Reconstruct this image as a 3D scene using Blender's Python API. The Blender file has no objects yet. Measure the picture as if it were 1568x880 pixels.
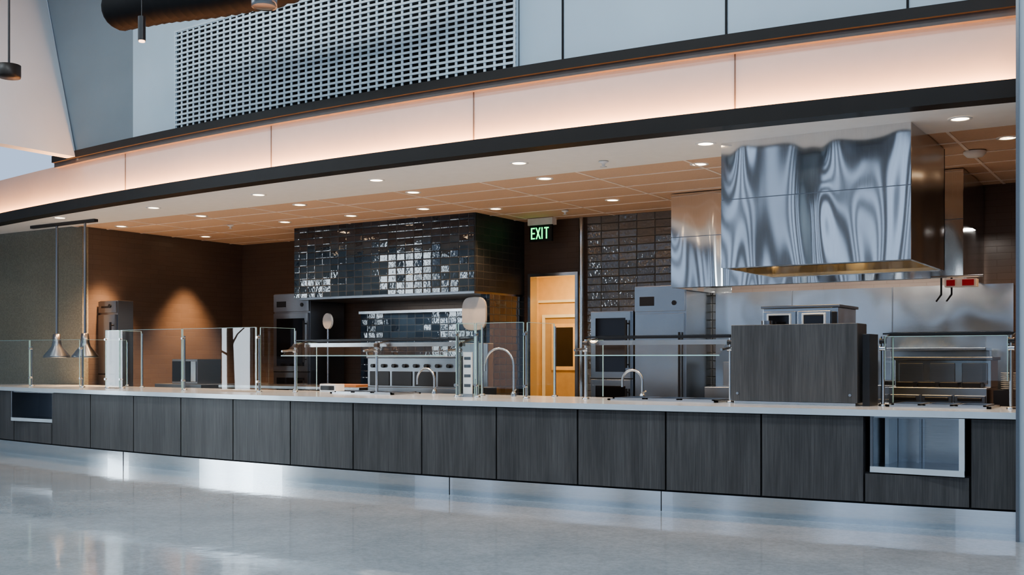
import bpy, math, random
from mathutils import Vector, Matrix
random.seed(4)
scene=bpy.context.scene

# ------------------------------------------------------------------ materials
def newmat(name):
    m=bpy.data.materials.new(name); m.use_nodes=True
    nt=m.node_tree; b=nt.nodes['Principled BSDF']
    return m,nt,b
def N(nt,t,**kw):
    n=nt.nodes.new(t)
    for k,v in kw.items(): setattr(n,k,v)
    return n
def L(nt,a,b): nt.links.new(a,b)
def coords(nt,scale=(1,1,1)):
    tc=N(nt,'ShaderNodeTexCoord'); mp=N(nt,'ShaderNodeMapping'); mp.inputs['Scale'].default_value=scale
    L(nt,tc.outputs['Object'],mp.inputs['Vector']); return mp.outputs['Vector']
def noise(nt,vec,scale,detail=3,rough=.5,dist=0):
    n=N(nt,'ShaderNodeTexNoise'); n.inputs['Scale'].default_value=scale; n.inputs['Detail'].default_value=detail
    n.inputs['Roughness'].default_value=rough; n.inputs['Distortion'].default_value=dist; L(nt,vec,n.inputs['Vector']); return n.outputs['Fac']
def ramp(nt,fac,stops):
    r=N(nt,'ShaderNodeValToRGB'); e=r.color_ramp.elements
    e[0].position,e[0].color=stops[0][0],(*stops[0][1],1)
    e[1].position,e[1].color=stops[-1][0],(*stops[-1][1],1)
    for p,c in stops[1:-1]:
        x=e.new(p); x.color=(*c,1)
    L(nt,fac,r.inputs['Fac']); return r.outputs['Color']
def bump(nt,h,dist,strength=1,normal=None):
    b=N(nt,'ShaderNodeBump'); b.inputs['Distance'].default_value=dist; b.inputs['Strength'].default_value=strength
    L(nt,h,b.inputs['Height'])
    if normal is not None: L(nt,normal,b.inputs['Normal'])
    return b.outputs['Normal']
def plain(name,col,rough=.5,metal=0,var=.06,nscale=8,spec=.5):
    m,nt,b=newmat(name)
    f=noise(nt,coords(nt),nscale)
    c=ramp(nt,f,[(.3,tuple(x*(1-var) for x in col)),(.7,tuple(min(1,x*(1+var)) for x in col))])
    L(nt,c,b.inputs['Base Color']); b.inputs['Roughness'].default_value=rough; b.inputs['Metallic'].default_value=metal
    b.inputs['Specular IOR Level'].default_value=spec
    return m
def emis(name,col,s):
    m,nt,b=newmat(name); b.inputs['Base Color'].default_value=(*col,1)
    b.inputs['Emission Color'].default_value=(*col,1); b.inputs['Emission Strength'].default_value=s; return m
def steel(name,col=(.62,.64,.66),rough=.25,wav=0,scale=(1,1,1),brush=(2,2,120)):
    m,nt,b=newmat(name); b.inputs['Metallic'].default_value=1
    v=coords(nt,brush); f=noise(nt,v,3,2)
    c=ramp(nt,f,[(.3,tuple(x*.93 for x in col)),(.7,col)]); L(nt,c,b.inputs['Base Color'])
    mr=N(nt,'ShaderNodeMapRange'); mr.inputs['To Min'].default_value=rough*.85; mr.inputs['To Max'].default_value=rough*1.2
    L(nt,f,mr.inputs['Value']); L(nt,mr.outputs['Result'],b.inputs['Roughness'])
    if wav:
        n2=noise(nt,coords(nt,scale),1.0,0,.4,.3); L(nt,bump(nt,n2,wav),b.inputs['Normal'])
    return m
def tile(name,w,h,c0,c1,grout,rough=.08,tilt=.05,gw=.004,pillow=.002,stagger=False,ior=1.5):
    m,nt,b=newmat(name); b.inputs['IOR'].default_value=ior
    tc=N(nt,'ShaderNodeTexCoord'); sp=N(nt,'ShaderNodeSeparateXYZ'); L(nt,tc.outputs['Object'],sp.inputs[0])
    def M(op,a,bb=None,c=None):
        n=N(nt,'ShaderNodeMath',operation=op)
        for i,x in enumerate((a,bb,c)):
            if x is None: continue
            if isinstance(x,(int,float)): n.inputs[i].default_value=x
            else: L(nt,x,n.inputs[i])
        return n.outputs[0]
    u=M('DIVIDE',M('ADD',sp.outputs[0],sp.outputs[1]),w); v=M('DIVIDE',M('ADD',sp.outputs[2],.0),h)
    fv=M('FLOOR',v)
    if stagger: u=M('ADD',u,M('MULTIPLY',M('MODULO',fv,2.0),.5))
    fu=M('FLOOR',u)
    du=M('MULTIPLY',M('SUBTRACT',.5,M('ABSOLUTE',M('SUBTRACT',M('SUBTRACT',u,fu),.5))),w)
    dv=M('MULTIPLY',M('SUBTRACT',.5,M('ABSOLUTE',M('SUBTRACT',M('SUBTRACT',v,fv),.5))),h)
    d=M('MINIMUM',du,dv)
    g=M('LESS_THAN',d,gw)
    pil=M('MINIMUM',M('DIVIDE',d,gw*3.2),1.0)
    cb=N(nt,'ShaderNodeCombineXYZ'); L(nt,fu,cb.inputs[0]); L(nt,fv,cb.inputs[1])
    wn=N(nt,'ShaderNodeTexWhiteNoise'); L(nt,cb.outputs[0],wn.inputs['Vector'])
    s1=N(nt,'ShaderNodeVectorMath',operation='SUBTRACT'); L(nt,wn.outputs['Color'],s1.inputs[0]); s1.inputs[1].default_value=(.5,.5,.5)
    s2=N(nt,'ShaderNodeVectorMath',operation='SCALE'); L(nt,s1.outputs[0],s2.inputs[0]); s2.inputs['Scale'].default_value=tilt
    ge=N(nt,'ShaderNodeNewGeometry')
    s3=N(nt,'ShaderNodeVectorMath',operation='ADD'); L(nt,ge.outputs['Normal'],s3.inputs[0]); L(nt,s2.outputs[0],s3.inputs[1])
    s4=N(nt,'ShaderNodeVectorMath',operation='NORMALIZE'); L(nt,s3.outputs[0],s4.inputs[0])
    wv=noise(nt,coords(nt,(1,1,1)),22,1)
    L(nt,bump(nt,wv,pillow*.5,1,bump(nt,pil,pillow,1,s4.outputs[0])),b.inputs['Normal'])
    cc=ramp(nt,wn.outputs['Value'],[(0,c0),(1,c1)])
    mx=N(nt,'ShaderNodeMix',data_type='RGBA'); L(nt,g,mx.inputs['Factor']); L(nt,cc,mx.inputs['A']); mx.inputs['B'].default_value=(*grout,1)
    L(nt,mx.outputs['Result'],b.inputs['Base Color'])
    rr=N(nt,'ShaderNodeMapRange'); L(nt,g,rr.inputs['Value']); rr.inputs['To Min'].default_value=rough; rr.inputs['To Max'].default_value=.8
    L(nt,rr.outputs['Result'],b.inputs['Roughness'])
    return m
def glassmat(name,tint=(.955,.985,.98)):
    m=bpy.data.materials.new(name); m.use_nodes=True; nt=m.node_tree; nt.nodes.clear()
    o=N(nt,'ShaderNodeOutputMaterial'); t=N(nt,'ShaderNodeBsdfTransparent'); t.inputs[0].default_value=(*tint,1)
    g=N(nt,'ShaderNodeBsdfGlossy'); g.inputs['Roughness'].default_value=.01
    lw=N(nt,'ShaderNodeLayerWeight'); lw.inputs['Blend'].default_value=.5
    p=N(nt,'ShaderNodeMath',operation='POWER'); L(nt,lw.outputs['Facing'],p.inputs[0]); p.inputs[1].default_value=4.5
    a=N(nt,'ShaderNodeMath',operation='MULTIPLY_ADD'); L(nt,p.outputs[0],a.inputs[0]); a.inputs[1].default_value=.9; a.inputs[2].default_value=.08
    mx=N(nt,'ShaderNodeMixShader'); L(nt,a.outputs[0],mx.inputs[0]); L(nt,t.outputs[0],mx.inputs[1]); L(nt,g.outputs[0],mx.inputs[2])
    L(nt,mx.outputs[0],o.inputs[0]); return m

def woodmat():
    m,nt,b=newmat('wood_laminate_charcoal')
    f=noise(nt,coords(nt,(34,34,1.0)),2.6,5,.6); f2=noise(nt,coords(nt,(5,5,.5)),1.5,2,.5)
    c=ramp(nt,f,[(.25,(.050,.048,.047)),(.55,(.084,.080,.078)),(.8,(.122,.116,.113))])
    c2=ramp(nt,f2,[(.35,(.78,.78,.78)),(.65,(1.1,1.1,1.1))])
    mx=N(nt,'ShaderNodeMix',data_type='RGBA',blend_type='MULTIPLY'); mx.inputs['Factor'].default_value=1
    L(nt,c,mx.inputs['A']); L(nt,c2,mx.inputs['B']); L(nt,mx.outputs['Result'],b.inputs['Base Color']); b.inputs['Roughness'].default_value=.33
    L(nt,bump(nt,f,.0006,.5),b.inputs['Normal']); return m
def floormat():
    m,nt,b=newmat('polished_concrete')
    f=noise(nt,coords(nt),1.3,6,.6); f2=noise(nt,coords(nt),26,5,.75)
    c=ramp(nt,f,[(.3,(.31,.345,.37)),(.7,(.42,.455,.48))])
    c2=ramp(nt,f2,[(.38,(.82,.82,.82)),(.6,(1,1,1))])
    mx=N(nt,'ShaderNodeMix',data_type='RGBA',blend_type='MULTIPLY'); mx.inputs['Factor'].default_value=1
    L(nt,c,mx.inputs['A']); L(nt,c2,mx.inputs['B']); L(nt,mx.outputs['Result'],b.inputs['Base Color'])
    mr=N(nt,'ShaderNodeMapRange'); mr.inputs['To Min'].default_value=.03; mr.inputs['To Max'].default_value=.12; L(nt,f,mr.inputs['Value'])
    L(nt,mr.outputs['Result'],b.inputs['Roughness']); L(nt,bump(nt,noise(nt,coords(nt),6,2),.0010),b.inputs['Normal'])
    b.inputs['Specular IOR Level'].default_value=.9
    return m

WOOD=woodmat(); FLOOR=floormat()
ST=steel('brushed_steel',(.54,.56,.58),.22,.006,(3,3,3)); STK=steel('kick_steel',(.74,.79,.82),.12,.003,(1.2,1.2,3)); 
HOOD=steel('hood_steel',(.86,.85,.84),.12,.135,(2.4,2.4,.6),(90,90,2))
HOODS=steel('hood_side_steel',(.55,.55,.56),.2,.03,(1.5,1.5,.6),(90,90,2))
STD=steel('dark_steel',(.28,.29,.31),.3); STW=steel('backsplash_steel',(.72,.74,.75),.2,.05,(2,2,1.5))
TOP=plain('solid_surface_top',(.70,.76,.80),.18,.4,.03); ENAMEL=plain('light_enamel',(.55,.57,.58),.3)
SLOT=plain('shadow_gap_black',(.008,.008,.009),.7)
BLACK=plain('black_metal',(.015,.015,.017),.35); BRONZE=plain('dark_bronze_trim',(.020,.017,.015),.45,0,.05,8,.3)
LEDGE=plain('ledge_bronze',(.11,.09,.08),.4)
PANEL=plain('bulkhead_panel_white',(.47,.445,.44),.35,0,.02)
WALLW=plain('upper_wall_paint',(.47,.58,.66),.4,0,.03,1.5)
WALLG=plain('side_wall_grey_paint',(.52,.58,.62),.6,0,.03,1.5); WALLD=plain('recess_wall_painted_shade',(.20,.24,.27),.6,0,.05,1.5)
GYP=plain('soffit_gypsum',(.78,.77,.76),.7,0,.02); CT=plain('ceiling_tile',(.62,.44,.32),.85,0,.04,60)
GRID=plain('ceiling_grid',(.85,.74,.66),.5)
BROWN=tile('brown_wall_tile',.30,.075,(.112,.082,.067),(.124,.091,.075),(.092,.067,.055),.35,.006,.002,.0003,True)
BTILE=tile('blue_black_glazed_tile',.155,.1,(.008,.016,.030),(.025,.042,.064),(.035,.045,.055),.04,.04,.004,.0012,False,1.8)
BSIDE=tile('blue_black_matte_tile',.155,.1,(.012,.016,.022),(.025,.03,.036),(.05,.05,.05),.55,.02,.004,.001)
GTILE=tile('grey_subway_tile',.27,.105,(.125,.13,.135),(.16,.165,.17),(.05,.05,.05),.05,.11,.003,.010,False,2.1)
BEIGE=tile('beige_woven_wall',.02,.02,(.22,.20,.15),(.30,.275,.21),(.18,.16,.12),.7,.1,.002,.001)
GLASS=glassmat('clear_glass'); GEDGE=plain('glass_edge_green',(.40,.60,.58),.1)
WARM=emis('downlight_lens',(1,.72,.45),14); WARM2=emis('pendant_lens',(1,.62,.42),3)
GREEN=emis('exit_green',(.05,1,.25),2.2)
WHITE=plain('white_plastic',(.8,.8,.8),.4); RED=plain('red_plastic',(.5,.02,.03),.4); CUT=plain('cutting_board_wood',(.38,.18,.08),.5)
ORANGE=plain('corridor_paint',(.75,.54,.32),.7); DOORW=plain('corridor_door_paint',(.50,.36,.22),.5); DARKGLASS=plain('oven_dark_glass',(.01,.01,.012),.05)
GRILLE=plain('grille_painted_steel',(.56,.66,.72),.35,.1,.02)
DUCT=plain('black_duct',(.008,.008,.009),.7,0,.05,8,.15)
REARW=plain('rear_wall_paint',(.12,.12,.13),.7)
CEILF=plain('hall_ceiling_paint',(.40,.44,.48),.8)
SNOW=plain('outdoor_paving',(.5,.5,.5),.8); BARK=plain('tree_bark',(.06,.045,.035),.9); LEAF=plain('shrub_leaves',(.03,.05,.025),.9,0,.4,20)

# ------------------------------------------------------------------ mesh builder
class B:
    def __init__(s,name): s.n=name; s.v=[]; s.f=[]; s.mi=[]; s.sm=[]; s.mats=[]
    def m(s,mat):
        if mat not in s.mats: s.mats.append(mat)
        return s.mats.index(mat)
    def add(s,vs,fs,mat,smooth=False):
        o=len(s.v); k=s.m(mat); s.v+= [tuple(p) for p in vs]
        for f in fs: s.f.append(tuple(i+o for i in f)); s.mi.append(k); s.sm.append(smooth)
    def hexa(s,p,mat): s.add(p,[(0,3,2,1),(4,5,6,7),(0,1,5,4),(1,2,6,5),(2,3,7,6),(3,0,4,7)],mat)
    def box(s,x0,x1,y0,y1,z0,z1,mat):
        s.hexa([(x0,y0,z0),(x1,y0,z0),(x1,y1,z0),(x0,y1,z0),(x0,y0,z1),(x1,y0,z1),(x1,y1,z1),(x0,y1,z1)],mat); return s
    def prism(s,pts,axis,a,b,mat):
        n=len(pts)
        def P(p,t): return (t,p[0],p[1]) if axis=='x' else ((p[0],t,p[1]) if axis=='y' else (p[0],p[1],t))
        vs=[P(p,a) for p in pts]+[P(p,b) for p in pts]
        fs=[tuple(range(n)),tuple(range(2*n-1,n-1,-1))]+[(i,i+n,(i+1)%n+n,(i+1)%n) for i in range(n)]
        s.add(vs,fs,mat)
    def frame(s,x0,x1,y0,y1,z0,z1,t,mat):
        s.box(x0,x0+t,y0,y1,z0,z1,mat); s.box(x1-t,x1,y0,y1,z0,z1,mat)
        s.box(x0+t,x1-t,y0,y1,z0,z0+t,mat); s.box(x0+t,x1-t,y0,y1,z1-t,z1,mat)
    def tube(s,pts,r,mat,n=12,rs=None):
        pts=[Vector(p) for p in pts]; rings=[]; up=None
        for i,p in enumerate(pts):
            if i==0: d=pts[1]-p
            elif i==len(pts)-1: d=p-pts[i-1]
            else: d=(pts[i+1]-p).normalized()+(p-pts[i-1]).normalized()
            d.normalize()
            if up is None: up=Vector((0,0,1)) if abs(d.z)<.9 else Vector((1,0,0))
            a=d.cross(up).normalized(); up=a.cross(d).normalized()
            rr=rs[i] if rs else r
            rings.append([p+(a*math.cos(2*math.pi*k/n)+up*math.sin(2*math.pi*k/n))*rr for k in range(n)])
        vs=[q for R in rings for q in R]; fs=[]
        for i in range(len(pts)-1):
            for k in range(n): fs.append((i*n+k,i*n+(k+1)%n,(i+1)*n+(k+1)%n,(i+1)*n+k))
        s.add(vs,fs,mat,True)
        s.add(rings[0],[tuple(range(n-1,-1,-1))],mat); s.add(rings[-1],[tuple(range(n))],mat)
    def cyl(s,p0,p1,r,mat,r2=None,n=16): s.tube([p0,p1],r,mat,n,[r,r if r2 is None else r2])
    def lathe(s,c,prof,mat,n=28):
        vs=[];fs=[]
        for r,z in prof:
            for k in range(n): vs.append((c[0]+r*math.cos(2*math.pi*k/n),c[1]+r*math.sin(2*math.pi*k/n),c[2]+z))
        for i in range(len(prof)-1):
            for k in range(n): fs.append((i*n+k,i*n+(k+1)%n,(i+1)*n+(k+1)%n,(i+1)*n+k))
        s.add(vs,fs,mat,True)
    def strip(s,yf,x0,x1,n,yo0,yo1,z0,z1,mat,back=None):
        vs=[];fs=[]
        for i in range(n+1):
            x=x0+(x1-x0)*i/n; y=yf(x); yb=(back if back is not None else y+yo1)
            vs+=[(x,y+yo0,z0),(x,yb,z0),(x,yb,z1),(x,y+yo0,z1)]
        for i in range(n):
            a=i*4;b=a+4
            for k in range(4): fs.append((a+k,a+(k+1)%4,b+(k+1)%4,b+k))
        fs.append((0,3,2,1)); e=n*4; fs.append((e,e+1,e+2,e+3))
        s.add(vs,fs,mat)
    def done(s,bevel=0,seg=2):
        xs=[p[0] for p in s.v]; ys=[p[1] for p in s.v]; zs=[p[2] for p in s.v]
        c=Vector(((min(xs)+max(xs))/2,(min(ys)+max(ys))/2,min(zs)))
        me=bpy.data.meshes.new(s.n); me.from_pydata([tuple(Vector(p)-c) for p in s.v],[],s.f)
        for mt in s.mats: me.materials.append(mt)
        for i,p in enumerate(me.polygons): p.material_index=s.mi[i]; p.use_smooth=s.sm[i]
        import bmesh
        bm=bmesh.new(); bm.from_mesh(me); bmesh.ops.recalc_face_normals(bm,faces=bm.faces); bm.to_mesh(me); bm.free()
        o=bpy.data.objects.new(s.n,me); o.location=c; scene.collection.objects.link(o)
        if bevel:
            md=o.modifiers.new('bevel','BEVEL'); md.width=bevel; md.segments=seg; md.limit_method='ANGLE'; md.angle_limit=math.radians(50)
        return o
def light(name,kind,loc,energy,col,rot=(0,0,0),parent=None,**kw):
    ld=bpy.data.lights.new(name,kind); ld.energy=energy; ld.color=col
    for k,v in kw.items(): setattr(ld,k,v)
    o=bpy.data.objects.new(name,ld); o.location=loc; o.rotation_euler=rot; scene.collection.objects.link(o)
    if parent: o.parent=parent; o.matrix_parent_inverse=Matrix.Translation(-parent.location)
    return o

YC=lambda x: 8.17+.0105*(x+7.6)**2       # serving counter front line (gentle bow)
YB=lambda x: 8.46+.0105*(x+7.0)**2       # bulkhead line (same bow)
ZC=3.25

# ------------------------------------------------------------------ room shell
b=B('floor'); b.box(-17.7,6,-6.2,16,-.1,0,FLOOR); b.done()
b=B('ground_outside'); b.box(-24,-17.7,-8,12,-.2,-.1,SNOW); b.done()
b=B('wall_back')   # kitchen back wall with doorway
b.box(-14.2,-8.06,13,13.15,0,ZC+.3,BROWN); b.box(-8.06,-7.24,13,13.15,2.5,ZC+.3,BROWN)
b.box(-7.24,-7.1,13,13.15,0,ZC+.3,BROWN); b.box(-7.1,-5.0,13,13.15,0,ZC+.3,GTILE); b.box(-5.0,-.8,13,13.15,0,ZC+.3,BROWN); b.done()
b=B('wall_kitchen_left'); b.box(-14.1,-13.9,9.95,13,0,ZC+.1,BROWN); b.done()
b=B('wall_kitchen_right'); b.box(-.95,-.8,8.9,13,0,ZC+.1,BROWN); b.done()
b=B('wall_left_return'); b.box(-17.5,-13.9,9.85,9.95,0,ZC+.1,BEIGE); b.done()
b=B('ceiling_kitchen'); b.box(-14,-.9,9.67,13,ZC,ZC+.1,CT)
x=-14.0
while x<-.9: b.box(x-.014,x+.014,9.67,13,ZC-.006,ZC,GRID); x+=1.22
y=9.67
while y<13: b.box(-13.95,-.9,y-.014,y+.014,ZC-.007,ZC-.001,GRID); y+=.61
b.done()
b=B('ceiling_soffit'); b.strip(YB,-17.5,-.95,24,.02,0,ZC-.015,ZC+.1,GYP,back=9.7); b.done()
# bulkhead
b=B('wall_bulkhead')
b.strip(YB,-17.5,-1.05,28,0,.12,3.30,3.90,PANEL)
b.done()
b=B('trim_1')     # cove channel
b.strip(YB,-17.5,-1.05,28,-.17,0.02,3.235,3.27,BRONZE); b.strip(YB,-17.5,-1.05,28,-.17,-.15,3.27,3.37,BRONZE); b.done()
b=B('trim_2')
b.strip(YB,-13.0,-1.05,28,-.06,.2,3.87,3.93,LEDGE); b.strip(YB,-13.0,-1.05,28,-.10,.2,3.93,4.02,BRONZE); b.done()
b=B('trim_3')     # seams of the bulkhead panels
for X in (-11.35,-8.62,-5.88,-3.28): b.strip(YB,X-.006,X+.006,1,-.004,0.01,3.3,3.87,LEDGE)
b.done()
b=B('wall_upper')
b.strip(YB,-11.36,-1.05,24,.12,.25,3.95,7.0,WALLW)
b.done()
b=B('trim_4')
for X in (-4.97,-3.40,-1.93): b.strip(YB,X-.009,X+.009,1,.11,.13,4.0,7.0,SLOT)
b.done()
b=B('wall_recess'); b.hexa([(-12.4,8.7,3.9),(-11.36,8.78,3.9),(-11.36,8.95,3.9),(-12.4,8.9,3.9),(-13.3,8.7,7),(-11.36,8.78,7),(-11.36,8.95,7),(-13.3,8.9,7)],WALLD); b.done()  # darker colour carries the shade on this facet
b=B('wall_left_sloped'); b.hexa([(-12.38,2,3.94),(-12.38,8.68,3.94),(-12.58,8.68,3.94),(-12.58,2,3.94),(-13.28,2,7),(-13.28,8.68,7),(-13.48,8.68,7),(-13.48,2,7)],WALLG); b.done()
b=B('wall_right_pier'); b.box(-1.05,2.0,8.3,8.9,0,7,WALLG); b.box(-1.07,-1.05,8.27,8.55,0,7,STD); b.done()
# hall walls with windows
WR=[(-16.3,-14.9,12),(-14.0,-12.9,11),(-11.2,-9.3,9),(-8.5,-7.3,12),(-6.5,-5.6,12),(-3.8,-1.2,13),(-.4,2.2,16),(2.8,5.4,16)]
b=B('wall_rear')
edges=[-18]+[e for w in WR for e in w[:2]]+[6]
for i in range(0,len(edges),2): b.box(edges[i],edges[i+1],-6.2,-6,0,7,REARW)
for w in WR: b.box(w[0],w[1],-6.2,-6,0,.4,REARW); b.box(w[0],w[1],-6.2,-6,5.6,7,REARW)
b.done()
LW=[(-1.0,2.0,.5,4.7),(4.3,5.1,.5,3.2)]
b=B('wall_left')
edges=[-6.2]+[e for w in LW for e in w[:2]]+[9.85]
for i in range(0,len(edges),2): b.box(-17.7,-17.5,edges[i],edges[i+1],0,7,WALLG)
for w in LW: b.box(-17.7,-17.5,w[0],w[1],0,w[2],WALLG); b.box(-17.7,-17.5,w[0],w[1],w[3],7,WALLG)
b.done()
for i,w in enumerate(WR):
    b=B('window_%d'%(i+1)); b.frame(w[0],w[1],-6.15,-6.05,.4,5.6,.07,BLACK); b.box(w[0],w[1],-6.13,-6.07,2.6,2.68,BLACK)
    xm=(w[0]+w[1])/2
    if w[1]-w[0]>1.6: b.box(xm-.03,xm+.03,-6.13,-6.07,.4,5.6,BLACK)
    o=b.done()
    light('window_daylight','AREA',(xm,-6.16,3.0),w[2]*math.pi*5.2*(w[1]-w[0]),(.78,.91,1),(math.radians(90),0,math.radians(180)),o,shape='RECTANGLE',size=w[1]-w[0],size_y=5.2)
for i,w in enumerate(LW):
    b=B('window_%d'%(i+9)); ym=(w[0]+w[1])/2
    L_=[(w[0],w[0]+.07,w[2],w[3]),(w[1]-.07,w[1],w[2],w[3]),(w[0],w[1],w[2],w[2]+.07),(w[0],w[1],w[3]-.07,w[3]),(w[0],w[1],2.3,2.36)]
    if i==0: L_+=[(w[0]+.97,w[0]+1.03,w[2],w[3]),(w[0]+1.97,w[0]+2.03,w[2],w[3])]
    for y0,y1,z0,z1 in L_: b.box(-17.65,-17.55,y0,y1,z0,z1,BLACK)
    o=b.done()
# daylight from outside the left windows, with trees in front and unseen shrubs added to break up its reflection
light('sky_glow_outside','AREA',(-21.9,1.0,3.0),8*math.pi*14*7,(.80,.91,1),(math.radians(90),0,math.radians(-90)),None,shape='RECTANGLE',size=14,size_y=7)
b=B('added_shrub_row')
for i in range(40):
    y=-6+.35*i+random.uniform(-.15,.15); r=random.uniform(.2,.35); h=random.uniform(.3,.65)
    prof=[(0,-.1),(r*.8,0),(r,h*.4),(r*.75,h*.8),(r*.3,h),(0,h*1.02)]
    b.lathe((-19.2+random.uniform(-.3,.3),y,-.0),prof,LEAF,9)
b.done()
for k,(ty,th) in enumerate(((-3.8,5),(-1.6,4.4),(.6,5.2),(2.7,4.5),(5.6,5))):
    b=B('bare_tree'); TX=-21.1; b.tube([(TX,ty,-.1),(TX,ty+.06,th*.45),(TX,ty-.05,th)],.1,BARK,8,[.11,.08,.02])
    for j in range(9):
        z=th*(.3+.07*j); s=(-1)**j; l=random.uniform(.4,.9)
        b.tube([(TX,ty,z),(TX+random.uniform(-.3,.3),ty+s*l*.5,z+l*.35),(TX,ty+s*l,z+l*.9)],.03,BARK,6,[.035,.02,.008])
    b.done()
b=B('ceiling'); b.box(-17.7,6,-6.2,9,7,7.1,CEILF); b.done()
for X in (-13,-9,-5,-1):  # unseen fill lights with housings, added to raise diffuse light in the hall
    for Y in (0.5,5.0):
        b=B('hall_fill_panel'); b.box(X-1.5,X+1.5,Y-.4,Y+.4,6.94,7.0,WHITE); o=b.done()
        light('hall_fill_light','AREA',(X,Y,6.92),110,(.84,.94,1),(0,0,0),o,shape='RECTANGLE',size=2.9,size_y=.7)

# ventilation grille
b=B('ventilation_grille')
gx0,gx1,gz0,gz1=-10.38,-5.46,4.0,5.24
n=int((gx1-gx0)/.11)
for i in range(n+1):
    X=gx0+(gx1-gx0)*i/n; Y=YB(X)+.06; b.box(X-.014,X+.014,Y,Y+.01,gz0,gz1,GRILLE)
z=gz0
while z<=gz1+.001: b.strip(YB,gx0-.02,gx1+.02,12,.052,.06,z-.012,z+.012,GRILLE); z+=.0564
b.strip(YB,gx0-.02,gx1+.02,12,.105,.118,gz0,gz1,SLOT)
for X in (gx0-.02,gx1): b.box(X,X+.02,YB(X)+.05,YB(X)+.12,gz0,gz1,GRILLE)
b.done()

# cove LED strips
b=B('cove_light_strip'); b.strip(YB,-13.9,-1.1,24,-.12,-.10,3.271,3.28,WARM2); cove=b.done()
k=8
for i in range(k):
    xa=-15.2+14.1*i/k; xb=-15.2+14.1*(i+1)/k; xm=(xa+xb)/2; ym=YB(xm)-.045
    ang=math.atan2(YB(xb)-YB(xa),xb-xa)
    light('cove_led','AREA',(xm,ym,3.31),42,(1,.43,.16),(math.radians(180-15),0,ang),cove,shape='RECTANGLE',size=xb-xa,size_y=.03)

# ------------------------------------------------------------------ downlights
DL=[(-13.2,9.0),(-11.3,9.05),(-9.35,9.0),(-7.5,8.95),(-5.65,8.93),(-3.72,9.03),(-1.6,9.2),
 (-13.4,10.15),(-13.4,11.75),(-11.5,10.0),(-9.6,9.95),(-7.75,9.92),(-5.95,9.93),(-4.2,10.03),
 (-11.0,11.1),(-9.75,11.1),(-8.5,11.1),(-7.7,11.6),(-6.06,11.74),(-1.4,10.3),(-1.35,11.9)]
for X,Y in DL:
    z0=ZC-.016 if Y<9.67 else ZC-.001
    b=B('recessed_downlight')
    b.lathe((X,Y,z0),[(.095,0),(.095,-.006),(.072,-.008),(.066,-.002)],WHITE)
    b.lathe((X,Y,z0),[(.067,-.003),(.0,-.004)],WARM); o=b.done()
    light('downlight_lamp','SPOT',(X,Y,z0-.03),900 if X<-13.25 else 90,(1,.60,.32),(0,0,0),o,spot_size=math.radians(66 if X<-13.25 else 115),spot_blend=.8,shadow_soft_size=.05)
for X,Y in ((-11.9,10.9),(-4.9,9.6-.3),(-7.0,12.2)):
    b=B('fire_sprinkler'); z0=ZC-.012 if Y>9.67 else ZC-.02
    b.lathe((X,Y,z0),[(.0,0),(.05,0),(.04,-.012),(.018,-.02),(.012,-.045),(.035,-.05),(.0,-.052)],WHITE); b.done()
b=B('smoke_detector'); b.lathe((-1.75,10.8,ZC-.007),[(.10,0),(.10,-.02),(.07,-.05),(.0,-.055)],WHITE); b.done()

# ------------------------------------------------------------------ serving counter
PX=[-12.53+.9298*i-.00558*i*i for i in range(13)]
XR=-1.08
b=B('serving_counter')
def carc(x0,x1,n,z0,z1,yo=.03): b.strip(YC,x0,x1,n,yo,0,z0,z1,SLOT,back=9.3)
carc(-15.2,-13.55,4,0,.85); carc(-12.53,PX[12],24,0,.85); carc(-1.42,XR,2,0,.85)
carc(-13.55,-12.53,3,0,.445); carc(PX[12],-1.42,3,0,.41)
b.strip(YC,-15.2,XR,32,-.0,.04,.0,.165,STK)                 # kick plate
b.strip(YC,-15.2,XR,32,-.045,0,.85,.90,TOP,back=9.62)      # top
b.box(-15.2,-13.2,9.6,9.84,.85,.90,TOP)
g=.008
def panel(x0,x1,z0=.18,z1=.842): b.strip(YC,x0+g,x1-g,1,0,.028,z0,z1,WOOD)
for i in range(12): panel(PX[i],PX[i+1])
panel(-15.1,-14.35); panel(-14.35,-13.55)
panel(-13.55,-12.53,.18,.44)
panel(PX[12],-1.42,.18,.40); panel(-1.42,XR-.01)
for X in (-10.9,-5.97,-3.83):  b.box(X-.003,X+.003,YC(X)-.004,YC(X)+.01,.0,.165,SLOT)
def niche(x0,x1,z0,z1,dep,t,inner):
    y=YC((x0+x1)/2)-.01
    b.box(x0,x1,y,y+dep,z0,z0+.03,ST); b.box(x0,x1,y+dep,y+dep+.01,z0,z1,inner)      # deck and back
    b.box(x0,x0+.012,y+.02,y+dep,z0+.03,z1,inner); b.box(x1-.012,x1,y+.02,y+dep,z0+.03,z1,inner)
    b.box(x0,x1,y+.02,y+dep,z1-.01,z1,inner)
    b.box(x0,x0+t*.5,y,y+.02,z0+.03,z1,STD); b.box(x1-t,x1,y,y+.02,z0+.03,z1,TOP); b.box(x0,x1,y-.004,y+.02,z0-.01,z0+.035,TOP)
niche(-13.5,-12.56,.46,.845,.40,.03,STD)
niche(-2.14,-1.45,.42,.845,.62,.04,ST)
yn=YC(-1.8)+.3; b.box(-2.10,-2.07,yn,yn+.3,.45,.835,TOP); b.box(-1.9,-1.88,yn+.2,yn+.3,.45,.835,ST)
counter=b.done()

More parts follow.
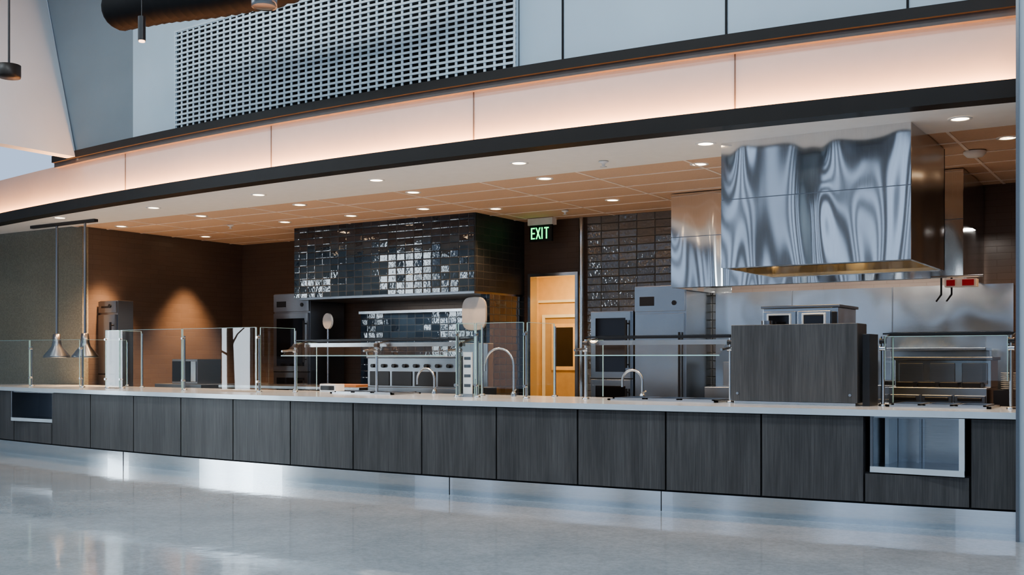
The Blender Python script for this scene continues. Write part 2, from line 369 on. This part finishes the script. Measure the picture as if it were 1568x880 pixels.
# ------------------------------------------------------------------ glass guards
def well(b,x0,x1,y0,y1,n):   # dropped-in food pans
    b.box(x0,x1,y0,y0+.03,.9,.915,ST); b.box(x0,x1,y1-.03,y1,.9,.915,ST)
    b.box(x0,x0+.03,y0,y1,.9,.915,ST); b.box(x1-.03,x1,y0,y1,.9,.915,ST)
    w=(x1-x0-.06)/n
    for i in range(n):
        a=x0+.03+w*i
        b.box(a+.01,a+w-.01,y0+.035,y1-.035,.9,.904,BLACK)
        for q in ((a+.01,a+.03,y0+.03,y1-.03),(a+w-.03,a+w-.01,y0+.03,y1-.03)): b.box(*q,.9,.925,ST)
        b.box(a+.01,a+w-.01,y0+.03,y0+.045,.9,.925,ST); b.box(a+.01,a+w-.01,y1-.045,y1-.03,.9,.925,ST)
def pane(b,p0,p1,z0,z1,t=.01):
    p0=Vector((p0[0],p0[1],0)); p1=Vector((p1[0],p1[1],0)); d=(p1-p0).normalized(); n=Vector((-d.y,d.x,0))*t/2
    def q(p,z): return (p.x,p.y,z)
    b.add([q(p0,z0),q(p1,z0),q(p1,z1),q(p0,z1)],[(0,1,2,3)],GLASS)
    def bar(a,c,za,zb):
        Z0=Vector((0,0,za)); Z1=Vector((0,0,zb))
        b.hexa([tuple(a-n+Z0),tuple(c-n+Z0),tuple(c+n+Z0),tuple(a+n+Z0),tuple(a-n+Z1),tuple(c-n+Z1),tuple(c+n+Z1),tuple(a+n+Z1)],GEDGE)
    bar(p0,p0+d*.005,z0,z1); bar(p1-d*.005,p1,z0,z1); bar(p0,p1,z1-.004,z1)
def clip(b,x,y,z): b.cyl((x,y-.022,z),(x,y+.022,z),.016,ST,n=12)
def post(b,x,y,z1,r=.014,m=None):
    b.cyl((x,y,.9),(x,y,z1),r,m or ST); b.lathe((x,y,.9),[(.035,0),(.035,.012),(.014,.02)],ST,18)
def tall_guard(name,xs,y,z1,retL=None,retR=None):
    b=B(name)
    for a,c in zip(xs[:-1],xs[1:]):
        pane(b,(a+.008,y),(c-.008,y),.915,z1)
    for X in xs:
        post(b,X,y+.035,z1-.09,.012,STD)
        for z in (1.02,z1-.12): clip(b,X,y+.012,z)
    for r,X in ((retL,xs[0]),(retR,xs[-1])):
        if r:
            pane(b,(X,y+.05),(X,r),.915,z1); post(b,X,r+.01,z1-.03)
    return b.done()
tall_guard('glass_display_guard',[-12.05,-11.75,-10.55,-9.25],8.88,1.66,9.45,9.5)
tall_guard('glass_display_guard',[-6.42,-6.17,-5.58],8.92,1.655,9.4,9.5)
tall_guard('glass_display_guard',[-15.0,-13.9,-12.75],9.0,1.55,None,9.75)
def low_guard(name,xs,y,wx,strip=True):
    b=B(name); zt=1.50; zf=1.375; yb=y+.38
    for X in xs:
        post(b,X,y+.12,zt-.02,.015)
        b.tube([(X,y+.12,zt-.05),(X,yb,zt),(X,yb,zt+.005)],.012,ST)
        if strip: b.tube([(X,y+.12,zt-.11),(X,y-.10,zf)],.012,ST)
        b.cyl((X-.025,y+.12,zt-.06),(X+.025,y+.12,zt-.06),.024,BLACK)
        b.cyl((X-.025,y+.12,zt-.12),(X+.025,y+.12,zt-.12),.022,ST)
    x0,x1=xs[0],xs[-1]
    b.box(x0,x1,yb-.012,yb+.012,zt-.012,zt+.012,BLACK)
    b.box(x0,x1,y+.115,y+.13,zt-.005,zt+.008,BLACK)
    b.add([(x0+.01,y+.12,zt+.014),(x1-.01,y+.12,zt+.014),(x1-.01,yb,zt+.014),(x0+.01,yb,zt+.014)],[(0,1,2,3)],GLASS)
    if strip:   # tilted front glass and heat strip
        b.add([(x0+.01,y-.12,zf-.05),(x1-.01,y-.12,zf-.05),(x1-.01,y+.10,zt-.03),(x0+.01,y+.10,zt-.03)],[(0,1,2,3)],GLASS)
        b.box(x0+.01,x1-.01,y-.125,y-.112,zf-.056,zf-.046,GEDGE)
        b.box(x0+.05,x1-.05,y+.22,y+.30,zt-.075,zt-.03,ST)
    else:
        pane(b,(x0+.02,y+.10),(x1-.02,y+.10),1.12,zt-.02)
    for X in (x0,x1): pane(b,(X,y+.14),(X,yb+.1),.915,zt-.02,.01)
    well(b,wx[0],wx[1],y+.0,y+.5,3)
    return b.done()
low_guard('sneeze_guard',[-8.85,-7.62,-6.5],8.98,(-8.2,-7.3)); low_guard('sneeze_guard',[-5.0,-3.52],9.0,(-4.7,-3.6)); low_guard('sneeze_guard',[-2.2,-1.22],9.05,(-2.15,-1.35),False)

# oven screen (wood block)
b=B('oven_screen_panel'); b.box(-3.46,-2.36,8.98,9.28,.925,1.59,WOOD); b.box(-3.44,-2.38,9.0,9.26,.9,.925,ST)
for X in (-3.40,-2.42): b.cyl((X,8.972,.99),(X,8.98,.99),.012,ST)
b.done(.004)
b=B('counter_end_post'); b.box(-2.33,-2.27,9.02,9.3,.9,1.5,BLACK); b.done(.003)

# faucets
def faucet(x,y,h,reach,z=.9,r=.013):
    b=B('gooseneck_faucet'); pts=[(x,y,z)]; R=reach/2
    pts.append((x,y,z+h-R))
    for k in range(1,11):
        a=math.pi*k/10; pts.append((x-R+R*math.cos(a),y,z+h-R+R*math.sin(a)))
    pts.append((x-reach,y,z+h-R-.06)); b.tube(pts,r,ST,12)
    b.lathe((x,y,z),[(.032,0),(.032,.03),(.02,.05)],ST,18); b.cyl((x+.0,y-.01,z+.05),(x+.06,y-.05,z+.075),.008,ST)
    b.done()
faucet(-7.17,9.56,.28,.24); faucet(-4.6,9.55,.28,.22); faucet(-5.95,9.3,.5,.36,.9,.012)

# heat lamps at left
b=B('pendant_heat_lamp'); b.box(-14.4,-12.9,9.33,9.39,ZC-.055,ZC-.017,BLACK)
for X in (-13.8,-13.15):
    b.cyl((X,9.36,1.62),(X,9.36,ZC-.05),.018,STD); b.lathe((X,9.36,0),[(.0,1.65),(.05,1.64),(.06,1.52),(.075,1.46),(.18,1.33),(.185,1.30),(.175,1.30),(.06,1.45)],STD)
    b.lathe((X,9.36,0),[(.0,1.33),(.04,1.35),(.04,1.42)],WARM2)
o=b.done()
for X in (-13.8,-13.15): light('heat_bulb','SPOT',(X,9.36,1.3),12,(1,.6,.3),(0,0,0),o,spot_size=1.8,shadow_soft_size=.04)

# ------------------------------------------------------------------ black tiled hood enclosure
b=B('tiled_hood_enclosure'); b.box(-11.45,-8.15,11.75,12.99,2.2,ZC,BTILE); b.box(-8.15,-8.13,11.755,12.99,2.2,ZC,BSIDE); b.box(-11.4,-8.18,11.8,12.95,2.17,2.2,STD)
b.done()
b=B('wall_tiled_cookline'); b.box(-11.0,-8.28,12.75,12.99,0,1.98,BTILE); b.box(-8.28,-8.13,12.1,12.99,0,2.17,BTILE); b.box(-11.0,-8.3,12.7,12.74,1.98,2.02,ST); b.done()
light('hood_strip','AREA',(-9.6,12.4,2.15),14,(1,.93,.85),(0,0,0),None,shape='RECTANGLE',size=2.2,size_y=.1)
b=B('tilting_kettle')   # rounded lid seen face-on
pts=[]
for k in range(24):
    a=2*math.pi*k/24; c,s=math.cos(a),math.sin(a)
    pts.append((-8.26+.2*abs(c)**.6*(1 if c>0 else -1),1.90+.23*abs(s)**.6*(1 if s>0 else -1)))
b.prism(pts,'y',11.9,11.94,ENAMEL); b.box(-8.28,-8.24,11.94,12.0,1.0,1.88,ST); b.box(-8.5,-8.06,11.95,12.09,0,1.5,STD); b.done(.01)

# equipment
def cabinet(name,x0,x1,y0,y1,z1,doors,body=ST,glass=False,top=None):
    b=B(name); b.box(x0,x1,y0+.03,y1,.12,z1,body)
    for X in (x0+.06,x1-.06):
        for Y in (y0+.1,y1-.08): b.cyl((X,Y,0),(X,Y,.12),.025,ST)
    zt=z1
    if top: zt=z1-top; b.box(x0+.01,x1-.01,y0,y0+.03,zt+.02,z1-.01,body); b.box(x0+.08,x0+.28,y0-.004,y0,zt+.09,zt+top*.6,BLACK); b.cyl((x1-.15,y0-.01,zt+.12),(x1-.15,y0,zt+.12),.03,BLACK)
    n=doors; h=(zt-.16)/n
    for i in range(n):
        za=.16+h*i+.01; zb=.16+h*(i+1)-.01
        b.box(x0+.005,x1-.005,y0+.0,y0+.03,za-.015,za,BLACK)
        b.box(x0+.02,x1-.02,y0-.01,y0+.03,za,zb,body)
        if glass: b.box(x0+.09,x1-.09,y0-.014,y0-.009,za+.08,zb-.08,DARKGLASS)
        xh=x1-.055; b.cyl((xh,y0-.06,za+h*.15),(xh,y0-.06,za+h*.85),.016,BLACK)
        for z in (za+h*.2,za+h*.8): b.cyl((xh,y0-.06,z),(xh,y0,z),.01,BLACK)
    return b.done(.006)
cabinet('reach_in_refrigerator',-5.97,-5.27,12.15,12.95,2.2,1,ST,False,.34)
cabinet('glass_door_oven',-6.63,-6.02,12.2,12.95,1.9,2,ST,True)
cabinet('holding_cabinet',-13.88,-13.45,10.1,10.4,2.15,2,STD,False,.2)
cabinet('steam_cabinet',-12.25,-11.48,12.1,12.9,2.3,2,STD,True,.3)
# convection oven behind the screen
b=B('convection_oven'); b.box(-3.42,-2.72,9.7,10.3,.3,1.76,ST)
for X in (-3.37,-2.77):
    for Y in (9.8,10.2): b.cyl((X,Y,0),(X,Y,.3),.03,ST)
b.box(-3.41,-3.10,9.66,9.70,1.08,1.73,ST); b.box(-3.08,-2.78,9.66,9.70,1.08,1.73,ST)
b.frame(-3.37,-3.14,9.65,9.665,1.30,1.71,.018,TOP); b.frame(-3.04,-2.82,9.65,9.665,1.30,1.71,.018,TOP)
b.box(-3.352,-3.158,9.655,9.665,1.318,1.692,DARKGLASS); b.box(-3.022,-2.838,9.655,9.665,1.318,1.692,DARKGLASS)
b.box(-2.77,-2.73,9.665,9.70,1.05,1.72,BLACK); b.box(-3.44,-2.70,9.68,10.32,1.76,1.785,STD)
b.done(.004)
b=B('coffee_grinder'); b.box(-3.43,-3.2,9.38,9.55,.9,1.6,BLACK); b.box(-3.41,-3.33,9.372,9.38,1.5,1.58,RED); b.cyl((-3.3,9.46,1.6),(-3.3,9.46,1.64),.05,STD); b.done(.006)

# cooking range suite
b=B('cooking_range'); b.box(-8.9,-7.45,10.45,11.25,.1,.93,STD); b.box(-8.9,-7.45,10.45,10.6,.93,1.30,STD); b.box(-8.9,-7.45,10.42,10.62,1.30,1.32,STD)
for i in range(4): b.box(-8.86+.36*i,-8.54+.36*i,10.44,10.452,.95,1.13,BLACK)
for X in (-8.8,-7.55):
    for Y in (10.55,11.15): b.cyl((X,Y,0),(X,Y,.1),.03,ST)
for i in range(8): b.cyl((-8.8+i*.17,10.41,1.20),(-8.8+i*.17,10.45,1.20),.024,BLACK)
for i in range(4):
    X=-8.7+.36*i; b.lathe((X,10.9,.93),[(.14,0),(.14,.03),(.1,.035),(.0,.02)],BLACK)
b.done(.005)
b=B('work_table'); b.box(-11.6,-9.0,10.4,11.2,.88,.92,ST); b.box(-11.5,-9.1,10.5,11.1,.3,.33,ST)
for X in (-11.5,-10.3,-9.1):
    for Y in (10.5,11.1): b.cyl((X,Y,0),(X,Y,.88),.022,ST)
b.box(-9.7,-9.1,10.45,10.85,.92,.95,CUT); b.done(.003)
b=B('order_ticket_box'); b.box(-8.75,-8.5,9.4,9.56,.9,.99,WHITE); b.box(-8.73,-8.52,9.39,9.4,.92,.97,BLACK); b.done(.004)
b=B('menu_card_holder'); b.box(-6.38,-6.27,9.0,9.015,.93,1.36,WHITE); b.box(-6.40,-6.25,8.98,9.06,.9,.93,ST)
for z in (1.0,1.1,1.2,1.28): b.box(-6.365,-6.285,8.997,9.0,z,z+.03,STD)
b.done()
b=B('countertop_microwave'); b.box(-12.7,-12.15,10.5,10.95,.92,1.28,STD); b.box(-12.68,-12.3,10.485,10.5,.95,1.25,DARKGLASS); b.box(-12.28,-12.17,10.485,10.5,.95,1.25,ST); b.box(-12.9,-11.9,10.35,11.05,0,.92,STD); b.done(.006)
b=B('round_mirror_stand'); b.cyl((-11.0,12.0,0.92),(-11.0,12.0,1.75),.015,ST)
b.prism([(-11.0+.09*math.cos(k*math.pi/8),1.85+.12*math.sin(k*math.pi/8)) for k in range(16)],'y',11.98,12.02,ENAMEL); b.box(-11.1,-10.9,11.95,12.05,.0,.92,ST); b.done()

# ------------------------------------------------------------------ exhaust hoods
b=B('exhaust_hood_front')
x0,x1,y0,y1,z0,z1=-3.6,-1.96,9.1,10.5,2.11,ZC-.012
zm=2.72
b.box(x0,x1,y0,y0+.03,z0,zm-.004,HOOD); b.box(x0,x1,y0+.002,y0+.03,zm+.004,z1,HOOD); b.box(x0,x1,y0+.006,y0+.03,zm-.004,zm+.004,STD)
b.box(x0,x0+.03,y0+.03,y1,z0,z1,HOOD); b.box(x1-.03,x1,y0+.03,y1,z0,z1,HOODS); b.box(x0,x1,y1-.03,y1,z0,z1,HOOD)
b.box(x0+.03,x1-.03,y0+.03,y1-.03,2.62,2.66,ST)
for i in range(5):  # baffle filters
    a=x0+.08+i*.3
    b.hexa([(a,y1-.75,2.60),(a+.28,y1-.75,2.60),(a+.28,y1-.05,2.22),(a,y1-.05,2.22),(a,y1-.75,2.62),(a+.28,y1-.75,2.62),(a+.28,y1-.05,2.24),(a,y1-.05,2.24)],STD)
b.box(x0+.03,x1-.03,y0+.03,y0+.1,z0,z0+.03,ST); b.box(x0+.03,x1-.03,y1-.1,y1-.03,z0,z0+.03,ST)
o=b.done()
light('hood_lamp','AREA',(-2.78,9.5,2.58),16,(1,.62,.22),(0,0,0),o,shape='RECTANGLE',size=1.2,size_y=.15)
b=B('exhaust_hood_back')
x0,x1,y0,y1=-5.24,-2.0,11.66,12.95
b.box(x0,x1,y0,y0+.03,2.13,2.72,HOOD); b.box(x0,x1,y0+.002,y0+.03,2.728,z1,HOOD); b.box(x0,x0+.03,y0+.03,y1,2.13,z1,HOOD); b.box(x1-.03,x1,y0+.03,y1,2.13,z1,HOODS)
b.box(x0+.03,x1-.03,y0+.03,y1-.03,2.7,2.73,ST); b.box(x0+.03,x1-.03,y0+.03,y0+.12,2.13,2.15,BLACK); 
o=b.done()
for X in (-4.5,-3.2,-2.3): light('hood_lamp_back','AREA',(X,12.3,2.68),22,(1,.97,.92),(0,0,0),o,shape='RECTANGLE',size=.8,size_y=.2)
b=B('steel_backsplash'); b.box(-5.2,-1.7,12.96,12.995,0,2.13,STW); 
for X in (-4.2,-3.0): b.box(X-.006,X+.006,12.955,12.96,0,2.13,STD)
b.done()
b=B('cookline_range'); b.box(-2.95,-1.9,12.0,12.8,.15,1.0,ST); b.box(-2.95,-1.9,12.65,12.8,1.0,1.38,ST); b.box(-2.95,-1.9,12.4,12.8,1.38,1.41,ST)
for i in range(3):
    a=-2.93+.35*i; b.box(a,a+.32,11.97,12.0,.3,.85,STD); b.cyl((a+.04,11.93,.8),(a+.28,11.93,.8),.012,ST); b.box(a+.02,a+.3,12.05,12.6,1.0,1.05,BLACK)
b.box(-2.95,-1.9,12.05,12.75,0,.15,BLACK); b.done(.005)
b=B('prep_table_refrigerator'); b.box(-2.5,-1.62,10.65,11.3,.12,1.02,ST); b.box(-2.5,-1.62,10.9,11.3,1.02,1.28,ST); b.box(-2.52,-1.6,10.85,11.32,1.28,1.31,STD)
for i in range(3):
    a=-2.48+.29*i; b.box(a,a+.27,10.62,10.65,.2,.95,STD); b.box(a+.03,a+.24,10.60,10.62,.90,.93,BLACK); b.box(a+.02,a+.25,10.89,10.9,1.05,1.25,STD)
for i in range(4): b.box(-2.44+.2*i,-2.28+.2*i,10.68,10.86,1.02,1.07,BLACK)
b.box(-2.48,-1.64,10.7,11.25,0,.12,BLACK); b.done(.005)
b=B('stacked_plates'); 
for i in range(9): b.lathe((-1.42,10.9,1.0+.018*i),[(0,0),(.07,0),(.12,.014),(.118,.018),(.07,.006)],ENAMEL,24)
b.box(-1.58,-1.26,10.74,11.06,0,1.0,BLACK); b.done()
b=B('cookline_fryer'); b.box(-5.0,-3.2,12.1,12.85,.12,.95,ST); b.box(-5.0,-3.2,12.7,12.85,.95,1.25,ST); b.box(-4.95,-3.25,12.12,12.7,0,.12,BLACK)
for i in range(4): b.box(-4.97+.45*i,-4.56+.45*i,12.07,12.1,.2,.75,STD); b.cyl((-4.93+.45*i,12.04,.7),(-4.6+.45*i,12.04,.7),.012,ST)
b.done(.005)
b=B('fire_suppression_pull'); b.box(-2.15,-1.85,11.5,11.64,2.02,2.1,WHITE); b.box(-2.13,-2.05,11.49,11.5,2.03,2.09,RED); b.box(-1.98,-1.87,11.49,11.5,2.03,2.09,RED); b.cyl((-2.3,11.6,2.13),(-1.8,11.6,2.13),.012,ST)
for X in (-2.2,-2.1): b.tube([(X,11.6,2.13),(X,11.6,1.95),(X-.05,11.6,1.88)],.01,BLACK)
b.done()

# ------------------------------------------------------------------ doorway and corridor
b=B('door_1'); b.frame(-8.06,-7.24,12.97,13.15,-.04,2.5,.045,STW); b.done()
b=B('wall_corridor'); b.box(-9.2,-6.2,15.0,15.1,0,3,ORANGE); b.box(-9.2,-9.1,13.15,15,0,3,ORANGE); b.box(-6.3,-6.2,13.15,15,0,3,ORANGE); b.box(-9.2,-6.2,13.15,15.1,2.9,3,ORANGE)
b.box(-9.1,-6.3,14.97,15.0,2.2,2.24,WHITE)
b.done()
b=B('corridor_swing_door'); b.frame(-9.0,-8.2,14.93,14.99,0,2.0,.05,WHITE); b.box(-8.95,-8.25,14.95,14.99,0,1.95,DOORW); b.frame(-8.82,-8.36,14.93,14.95,1.1,1.85,.06,ORANGE); b.box(-8.76,-8.42,14.935,14.95,1.16,1.79,DARKGLASS); b.done()
light('corridor_lamp','AREA',(-7.9,14.0,2.85),55,(1,.70,.32),(0,0,0),None,shape='RECTANGLE',size=1.2,size_y=.6)
b=B('wall_pipe'); b.cyl((-7.16,12.93,0),(-7.16,12.93,ZC),.03,STW); b.done()

# exit sign
b=B('exit_sign'); xs,ys=-7.88,12.7
b.box(xs,xs+.40,ys-.02,ys+.1,3.15,ZC-.008,WHITE); b.box(xs+.02,xs+.38,ys,ys+.04,2.92,3.15,BLACK)
zb,zt=2.955,3.115; w=.062; s=.018; gy0,gy1=ys-.006,ys
def bar(a,c,z0,z1): b.box(a,c,gy0,gy1,z0,z1,GREEN)
a=xs+.045; bar(a,a+s,zb,zt); [bar(a+s,a+w,q,q+s) for q in (zb,(zb+zt-s)/2,zt-s)]
a+=.083
for p,q in ((a,a+w),(a+w,a)):
    b.hexa([(p-s/2+.004,gy0,zb),(p+s/2+.004,gy0,zb),(p+s/2+.004,gy1,zb),(p-s/2+.004,gy1,zb),(q-s/2,gy0,zt),(q+s/2,gy0,zt),(q+s/2,gy1,zt),(q-s/2,gy1,zt)],GREEN)
a+=.088; bar(a,a+s,zb,zt)
a+=.045; bar(a,a+w+.01,zt-s,zt); bar(a+.027,a+.027+s,zb,zt-s)
b.done()

# ------------------------------------------------------------------ high-level items
b=B('flexible_duct')
P0=[Vector((-9.98,7.5,5.12)),Vector((-9.2,7.5,5.08)),Vector((-8.4,7.5,5.0)),Vector((-7.5,7.5,4.95)),Vector((-6.5,7.5,5.1)),Vector((-5.6,7.5,5.4))]
pts=[];rs=[]
for i in range(len(P0)-1):
    for k in range(12):
        pts.append(P0[i].lerp(P0[i+1],k/12)); rs.append(.20+.03*(k%2))
b.tube(pts,.2,DUCT,20,rs); b.cyl((-9.5,7.5,5.2),(-9.5,7.5,7),.008,BLACK); b.cyl((-7,7.5,5.1),(-7,7.5,7),.008,BLACK); b.done()
b=B('cylinder_pendant_light'); b.cyl((-8.92,7,4.49),(-8.92,7,4.73),.038,BLACK); b.cyl((-8.92,7,4.475),(-8.92,7,4.49),.03,WARM2); b.cyl((-8.92,7,4.73),(-8.92,7,7),.006,BLACK); b.done()
b=B('disc_pendant_light'); b.lathe((-11.2,7,4.44),[(0,0),(.12,0),(.125,.02),(.125,.14),(.02,.16),(0,.16)],BRONZE); b.cyl((-11.2,7,4.6),(-11.2,7,7),.012,BLACK); b.done()
b=B('disc_pendant_light'); b.lathe((-6.17,6,4.06),[(0,.004),(.085,.004),(.10,0),(.10,.08),(.02,.1),(0,.1)],STD); b.cyl((-6.17,6,4.16),(-6.17,6,7),.01,BLACK); b.done()

# ------------------------------------------------------------------ world, camera
w=bpy.data.worlds.new('sky'); scene.world=w; w.use_nodes=True
bg=w.node_tree.nodes['Background']; bg.inputs[0].default_value=(.55,.72,1,1); bg.inputs[1].default_value=.8
scene.view_settings.view_transform='AgX'; scene.view_settings.look='AgX - Medium High Contrast'; scene.view_settings.exposure=.2
cam=bpy.data.cameras.new('camera'); cam.lens=37.42; cam.sensor_width=36; cam.shift_y=.0682; cam.clip_end=200
co=bpy.data.objects.new('camera',cam); co.location=(0,0,1.305); co.rotation_euler=(math.radians(90),0,math.radians(32.7))
scene.collection.objects.link(co); scene.camera=co
